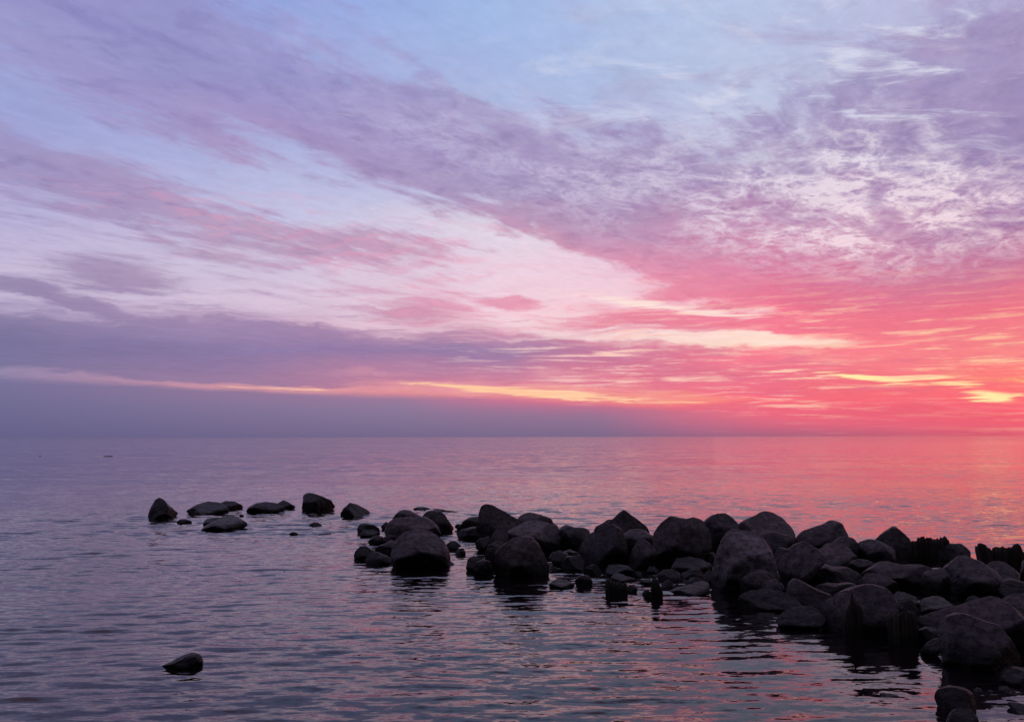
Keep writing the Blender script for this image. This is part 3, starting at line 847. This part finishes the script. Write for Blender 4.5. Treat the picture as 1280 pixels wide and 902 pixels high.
 ('boulder', G_BIG, 717, '1021,688 1032,681.2 1041,679.6 1051,680.8 1063,687 1073,697.7 1072,710 1050,717 1030,712', 'pale rounded rock below the angular skyline rock', dict(tone=1.25, facets=[(0.1, 1.3, 0.4)])),
 ('boulder', G_BIG, 704, '1040,678 1048.7,671.4 1057.6,670.6 1067,672.6 1074,680 1072,694 1056,704 1042,692', 'greyish rock on the skyline left of the round black dome', {}),
 ('boulder', G_BIG, 707, '1065,690 1068,683 1073,678.6 1084.4,674.6 1094,674.6 1104,678.6 1113,684 1119,689 1121,698 1117,706 1096,710 1075,704', 'round black dome with a pale rim, left of the inner pool', dict(facets=[(-0.1, 0.1, 0.6), (-.5, -.3, .85)])),
 ('boulder', G_BIG, 699, '1090,682 1093,674.6 1100,668 1109,662.4 1115.5,658.2 1120,659 1126.5,664 1132,669 1137.6,674 1142,682.7 1142,696 1122,702 1096,698', 'pointed dark rock on the skyline left of the ragged piles', dict(facets=[(-0.4, 0.4, 0.6), (0.8, 0.4, 0.6)])),
 ('boulder', G_BIG, 703, '1168,692 1171,688 1176.6,682.6 1185.5,679.8 1201,679.4 1207.7,683.6 1213.4,689 1213,697 1193,704 1172,700', 'low faceted rock in front of the ragged piles, beyond the inner pool', {}),
 ('boulder', G_BIG, 749, '1169,722 1174.4,713 1182,707.4 1192,699.6 1200,694.8 1206.6,694.6 1215.5,698.6 1227.6,703.6 1240,711.6 1249,718.6 1255,725 1250,742 1225,754 1195,756 1172,746', 'large hunched boulder right of the inner pool, dark below its ridge', dict(facets=[(1.6, .2, 'R', .1), (0.1, -0.35, 0.85), (-.8, .3, .8)], depth=.42)),
 ('boulder', G_BIG, 749, '1149,724 1154,716 1166.5,712.2 1180,710.4 1188,720 1188,742 1174,750 1152,738', 'dim rock leaning on the left side of the hunched boulder', {}),
 ('boulder', G_BIG, 730, '1230,708 1238,704 1246,703.4 1255,704.6 1264,708.6 1272,715.2 1278,721 1276,730 1255,734 1234,724', 'pale smooth rock below the right hand ragged piles', dict(facets=[(0, 1.3, .4)])),
 ('boulder', G_BIG, 757, '1240,746 1244,736.2 1252,727.2 1260,725 1271,726 1282,729 1298,736 1304,752 1280,762 1248,758', 'rounded rock at the right frame edge beside the hunched boulder', {}),
 ('boulder', G_BIG, 735, '1275,716 1277,702 1284,699 1296,702 1300,722 1290,736 1278,732', 'dark upright rock cut by the right frame edge under the ragged piles', {}),
 ('boulder', G_BIG, 739, '1073,719 1082,712.4 1093,706.6 1102,703.4 1110,702.6 1119,705.6 1131,707.4 1146.5,706.6 1157.6,708.4 1168,712.4 1162,728 1145,742 1110,742 1080,732', 'long rock with a flat pale top along the near side of the inner pool', dict(facets=[(2.2, .3, 'R'), (0.3, -0.3, 0.75)], depth=.3)),
 ('boulder', G_BIG, 751, '1073.5,727 1082,718.6 1095.5,717.6 1109,721 1120,727.6 1125,737 1122,750 1100,755 1078,748', 'smooth brownish rock in front of the long flat topped one', {}),
 ('boulder', G_BIG, 737, '1004,726 1010,717 1015.5,711.6 1022,708 1029,705 1042,708.6 1058.7,710 1071,715 1078,722 1076,732 1045,740 1014,740', 'reddish dark block with a thin pale upper edge, right of the tall slab faced one', dict(facets=[(0.0, -0.3, 0.85), (-0.4, 0.2, 0.7)], depth=.35)),
 ('boulder', G_BIG, 752, '1014,740 1022,731 1034,728.4 1048.7,729.8 1063,728.8 1071,731.6 1080,744 1050,758 1020,754', 'very dark stone with a bright hairline top edge below the reddish block', dict(facets=[(0, -.3, .85)], depth=.3)),
 ('stone', G_BIG, 723, '1058,708 1064,701 1072,699 1085,700.6 1096,705.6 1086,712 1076,722 1062,718', 'dim rock between the pale rounded rock and the round black dome', {}),
 ('boulder', G_BIG, 763, '979,745 982,738 985,729 991,723.6 999,726 1011,732 1026.5,740 1041,745.5 1036,757 1018,766 1000,764 985,756', 'wedge shaped rock with a straight edge sloping right, below the slab faced boulder', dict(facets=[(0.5, 0.7, 0.5), (0, -.6, .85)])),
 ('boulder', G_BIG, 752, '924,731 928,721 938,714 951.5,711.2 963,716.2 974.7,727.6 981,739 972,750 940,754 926,745', 'smooth oval boulder in front of the split topped block', dict(facets=[(-.3, .5, .8)])),
 ('boulder', G_BIG, 757, '950,736 958,725.4 970,724.4 980,733 984,746 970,757 953,752', 'smaller dim stone overlapping the right end of the smooth oval boulder', {}),
 ('boulder', G_BIG, 765, '920.5,755 925,744.7 935,739.4 951.5,738.6 973,740.4 986,742.6 994,747.4 1002,755 1006.6,761 990,768 950,768 926,763', 'long loaf like rock on the water below the smooth oval boulder', dict(facets=[(0, 1.1, .55), (0, -.5, .9)], depth=.3)),
 ('boulder', G_BIG, 790, '969,775 976.6,767.4 984.4,762.4 1004,760.4 1015.5,760.8 1024,765 1034,773.4 1024,785 1006.6,791 985,789 974,782', 'flat grey lens shaped stone at the near water edge left of the broken posts', dict(tone=1.25, facets=[(0.0, 1.1, 0.35), (0, -1.0, .85)], depth=.4)),
 ('boulder', G_BIG, 796, '1015,764 1019,759.4 1028.8,753.6 1040,747.4 1048.7,740.6 1065,735 1082,731.6 1093,732.6 1107.7,736.2 1116.5,742 1124,755 1124,778 1110,796 1060,800 1034,788', 'massive dark boulder behind the broken posts', dict(facets=[(0.2, 0.7, 0.55), (-0.8, 0.5, 0.6), (0.3, -0.3, 0.85)], depth=.36)),
 ('boulder', G_BIG, 778, '1111,763 1114,755 1122,749.6 1133,747.6 1142,752.6 1148,762 1144,776 1122,780', 'grey round stone right behind the thick broken post', {}),
 ('stone', G_BIG, 765, '1113,751 1116,746 1122,742.4 1131,743.6 1146,748 1150,756 1138,766 1118,762', 'pale stone behind the grey round stone near the thick post', dict(facets=[(0, 1.6, .4)])),
 ('boulder', G_BIG, 768, '1145,760 1148.5,753 1154,748.8 1166.5,747 1178,748.2 1186.6,752.8 1194.6,758.6 1186,768 1165,771 1149,768', 'flattish layered stone by the bright sliver of water', dict(facets=[(2, .2, 'R'), (0, -.4, .85)])),
 ('stone', G_BIG, 762, '1205,754 1210.5,746.4 1217,744.2 1225,748.2 1229,755 1218,762 1207,760', 'little pale stone below the hunched boulder', {}),
 ('boulder', G_BIG, 815, '1142,776 1160,769 1186.6,761.6 1213,754.6 1229,750.2 1240,748.2 1250.5,750.6 1264,758.6 1277,768.4 1288,780 1296,800 1290,822 1240,832 1190,822 1160,800', 'huge smooth boulder with a long straight slope to the left at the right edge', dict(facets=[(-0.5, 1.1, 0.5), (0.3, 0.3, 0.8)], depth=.28)),
 ('boulder', G_BIG, 789, '1246,756 1252,750 1258.5,746.4 1266.5,744 1280,745.4 1300,752 1310,770 1300,790 1260,790 1248,775', 'rounded rock above the huge smooth boulder, cut by the frame', {}),
 ('boulder', G_BIG, 843, '1171,790 1174,780 1179,773 1190.6,767.6 1205,768.2 1220,773.6 1232,778.6 1248,783.6 1258.5,793.6 1269,806 1276,820.5 1275,833 1255,844 1220,846 1190.6,842 1181,824 1173,804', 'big smooth front boulder at the lower right water edge', dict(facets=[(0.5, 0.8, 0.6), (-0.6, 0.35, 0.72), (.2, -.5, .95)], depth=.38)),
 ('stone', G_NEAR, 822, '1150,814 1156.5,804.6 1166.5,799.4 1173,798.6 1178,803 1176,814 1164,822 1154,821', 'pale grey stone left of the big smooth front boulder', {}),
 ('stone', G_NEAR, 808, '1145,792 1149,786.4 1156.5,783.6 1171,786 1179,795 1174,806 1154,808', 'dull layered stone between the thick post and the front boulder', {}),
 ('stone', G_NEAR, 796, '1145,780 1147,773.8 1154,771.8 1163,776 1170,783 1164,794 1149,792', 'flat stone with a pale rim right of the thick broken post', dict(facets=[(2.2, .1, 'R')])),
 ('stone', G_NEAR, 858, '1248,848 1250,842 1254,837.6 1264,835.2 1280,837.6 1292,842 1296,852 1280,859 1258,859', 'rounded stone at the right frame edge in front of the big front boulder', {}),
 ('stone', G_NEAR, 893, '1167.6,873 1168.5,867 1171,863 1177,860 1186,858.6 1195,859 1207.5,862.2 1217.5,869 1221,880 1219,892 1200,897 1180,889 1172,882', 'smooth pillow shaped stone alone in the near lower right water', dict(facets=[(0, .8, .75)], depth=.42)),
 ('stone', G_NEAR, 917, '1182,902 1186,893 1191,888.6 1200,886.2 1213,890 1222,897 1226,908 1210,918 1190,916', 'dark stone in front of the pillow stone, cut by the bottom frame', {}),
 ('stone', G_NEAR, 894, '1257,881 1262,879 1268,878.8 1280,882 1292,886 1290,896 1276,896 1268,889', 'dark flat stone at the bottom right corner', {}),
 ('stone', G_NEAR, 866.5, '1216,863 1220,859.4 1226,860.4 1229,864.4 1224,867.4', 'pebble awash above the right end of the pillow stone', {}),
 ('stone', G_NEAR, 866, '1231,864.6 1236,862.6 1242,864 1240,867 1233,867', 'flat pebble awash between the pillow stone and the frame edge stone', {}),
 ('stone', G_NEAR, 863.5, '1245,861.6 1250,858 1258,858.2 1263,861.6 1255,864.6', 'pebble awash just below the rounded stone at the right frame edge', {}),
 ('awash_rock', G_NEAR, 871, '1096,866.6 1104,866.4 1114,867.6 1124,870 1126,871.4 1116,871 1104,868.6', 'thin dark sliver awash in the calm water left of the pillow stone', dict(depth=.2)),
 ('boulder', 'lone rocks in open water', 836, '196,835 203,832.6 211,829.8 222,823.8 229,820.4 236,818 241,816.8 246,816.8 251.6,819 254.6,825 252,833 239,838 211,837', 'lone dark rock with a tapering left tail in the near left water', dict(depth=.3, tone=.35, facets=[(0.2, 0.3, 0.85)])),
 ('awash_rock', 'lone rocks in open water', 570.4, '126,570 131,569.5 140,569.4 144,570 136,570.5', 'thin dark rock far out in open water at the left', dict(depth=.3)),
 ('awash_rock', 'lone rocks in open water', 569.8, '48.6,569.5 50,569.1 51.4,569.5 50,569.9', 'tiny dark speck of rock farthest out at the left', dict(depth=.5)),
]
for nm, grp, base, outl, lab, opt in R:
    if grp in (G_OFF, 'lone rocks in open water') or nm == 'awash_rock':
        opt = dict(opt, wet=0.6)                    # washed over by every swell
    elif grp in (G_COB, G_NEAR):
        opt = dict(opt, wet=0.28)
    make_rock(nm, base, outl, lab, grp, **opt)

# ------------------------------------------------------------------ rotten timber piles
def wood_material():
    m = bpy.data.materials.new('rotten_wood')
    m.use_nodes = True
    N = NT(m.node_tree)
    b = N.n['Principled BSDF']
    p = N.new('ShaderNodeNewGeometry').outputs['Position']
    gr = N.noise(N.mapping(p, scale=(40, 40, 3.0)), 1.0, 5.0, 0.6, 0.4)
    bl = N.noise(p, 9.0, 4.0, 0.6)
    c = N.mix(N.smooth(gr, 0.35, 0.68), lin((34, 29, 27)), lin((78, 66, 56)))
    c = N.mix(N.smooth(bl, 0.45, 0.7, 0, 0.7), c, lin((36, 40, 30)))
    z_ = N.sep(p)[2]
    wet = N.smooth(N.add(z_, N.mul(N.m('SUBTRACT', bl, 0.5), 0.2)), 0.05, 0.14, 1.0, 0.0)
    c = N.mix(N.mul(wet, 0.85), c, lin((24, 25, 21)))
    N.put(b.inputs['Base Color'], c)
    b.inputs['Roughness'].default_value = 0.75
    b.inputs['Specular IOR Level'].default_value = 0.25
    bump = N.new('ShaderNodeBump')
    bump.inputs['Strength'].default_value = 0.8
    bump.inputs['Distance'].default_value = 0.02
    N.put(bump.inputs['Height'], gr)
    N.put(b.inputs['Normal'], bump.outputs[0])
    return m


WOOD = wood_material()


def make_pile(base, left, right, top, label, group, lean=0.0, seed=0, taper=0.04, hollow=0.5, jag=0.07, name='timber_pile'):
    """rotten pile; left/right: photo columns at the water, top: 'x,y ...' ragged edge of its front"""
    r = np.random.default_rng(seed + 900)
    mx = (left + right) / 2
    D0 = ground_dist(mx, base)
    rad_ = (right - left) / 2 / F * D0
    Dc = D0 + rad_
    d = ray(mx, base)
    hx = Vector((d.x, d.y, 0)).normalized()
    rx = Vector((hx.y, -hx.x, 0))
    C = hx * Dc
    tp = []
    for s in top.split():
        x, y = map(float, s.split(','))
        q = ray(x, y)
        t = Dc / (q.x * hx.x + q.y * hx.y)
        w = Vector((0, 0, CAM_H)) + q * t
        tp.append(((w - C).dot(rx), w.z))
    tx = np.array([q[0] for q in tp])
    tz = np.array([q[1] for q in tp])
    n = 120
    th_ = np.linspace(0, 2 * np.pi, n, endpoint=False)
    c, s = np.cos(th_), np.sin(th_)
    groove = 1 + 0.13 * np.array([vnoise(np.array([[k * 0.45 + seed * 11, seed, 0.5]]), 3)[0] for k in range(n)]) \
        - 0.10 * np.abs(np.array([vnoise(np.array([[k * 0.17 + 3, seed * 5.0, 0.5]]), 4)[0] for k in range(n)]))
    topx = c * rad_ * (1 - taper)
    hgt = np.interp(topx + lean * np.mean(tz), tx, tz)
    hmax = tz.max()
    spl = np.array([vnoise(np.array([[k * 0.31, seed * 3.0, 9.5]]), 6)[0] for k in range(n)])
    hgt = hgt + spl * jag * max(hmax, 0.15)
    back = s > 0.15
    hgt = np.where(back, hgt * (0.80 + 0.16 * spl), hgt)
    rows = 26
    vs = []
    zb = -0.35
    for i in range(rows):
        t = i / (rows - 1)
        zz = zb + (hgt - zb) * t
        wob = 1 + 0.03 * vnoise(np.stack([c * 2 + seed, s * 2, zz * 4], 1), 7)
        rr = rad_ * (1 - taper * t) * groove * wob
        if t > 0.9:
            rr = rr * (1 - 0.25 * (t - 0.9) / 0.1 * (0.6 + 0.4 * spl))
        vs.append(np.stack([rr * c + lean * np.maximum(zz, 0), rr * s, zz], 1))
    for k, (fr, fz) in enumerate(((0.72, 0.93), (0.55, 0.72), (0.40, hollow), (0.05, hollow * 0.9))):
        zz = hgt * fz
        rr = rad_ * fr * groove
        vs.append(np.stack([rr * c + lean * np.maximum(zz, 0), rr * s, zz], 1))
    m = len(vs)
    ix = np.arange(m * n).reshape(m, n)
    a = ix[:-1]
    b = np.roll(ix, -1, 1)[:-1]
    cc = np.roll(ix, -1, 1)[1:]
    dd = ix[1:]
    q = np.stack([a, b, cc, dd], -1).reshape(-1, 4)
    me = new_mesh(name, np.concatenate(vs), q.ravel(), np.full(len(q), 4))
    me.materials.append(WOOD)
    o = bpy.data.objects.new(name, me)
    COL.objects.link(o)
    o.location = C
    o.rotation_euler = (0, 0, math.atan2(hx.y, hx.x) - math.pi / 2)
    set_tags(o, label, 'wooden pile', group)
    return o


G_PW = 'rotten wooden stumps in the near water'
G_PF = 'ragged pile stubs on the far side'
make_pile(744, 757, 785, '756,723 760,721.6 763,726 767,724 771,727.4 776,725.6 780,728 783,726.4 786,729', 'broad rotten stump, left of the two standing in the water before the stones', G_PW, seed=1, hollow=.75, jag=.06)
make_pile(747, 803, 828.4, '802,741 804,737.6 808.6,735.6 810.4,741 813,739 813.4,731 814.4,723 816,721 821,720.6 824,724 826,729 827.6,734 829,738', 'splintered stump with a tall jagged spike, right of the two in the water', G_PW, seed=2, hollow=.5)
make_pile(795, 1055, 1079, '1054,764 1058,757 1061,750 1063,739 1065.6,737.6 1067,746 1070,752 1075,754 1080,759', 'old post with a thin upright spike before the massive dark boulder', G_PW, seed=3)
make_pile(806, 1113, 1145, '1112,765 1116,762 1120,764 1126.5,760.4 1133,762.6 1140,761 1146,765', 'thick broken post with ribbed sides, right of the spiked post', G_PW, seed=4, hollow=.7)
make_pile(700, 1138, 1153, '1137,676 1141,674.6 1144,676 1147.6,673.6 1150,676 1152,675 1154,678', 'lowest ragged pile stub, touching the pointed skyline rock', G_PF, seed=5, jag=0.030)
make_pile(700.5, 1149, 1170, '1148,671 1150,669.4 1154,668.8 1156,672 1159,670.2 1163,671 1166.7,671.8 1168,674 1171,675', 'middle ragged pile stub behind the low faceted rock', G_PF, seed=6, jag=0.030)
make_pile(699, 1168, 1191, '1167,673 1171,670.6 1173,673 1174.6,669 1178,671 1181,668.8 1184.4,670.6 1188,675 1191,680', 'ragged pile stub with a sloping right shoulder behind the low faceted rock', G_PF, seed=7, jag=0.030)
make_pile(714, 1227, 1243, '1219,682 1221.6,678.6 1226.5,677 1233,679.8 1237,684.6 1240,685', 'leaning pile stub with a horn shaped top, left end of the far right row', G_PF, lean=-0.16, seed=8, jag=0.020)
make_pile(713, 1239, 1264, '1238,686 1240,683 1243,681.2 1250,683 1254,681.6 1259,683.6 1264,682.6 1266,684', 'broad flat topped pile stub in the far right row', G_PF, seed=9, jag=0.020)
make_pile(714, 1260, 1282, '1258,684 1264,682 1267,678.6 1273,677.4 1278.7,682.4 1281,688 1284,690', 'taller round topped pile stub at the right frame edge', G_PF, seed=10, jag=0.020)
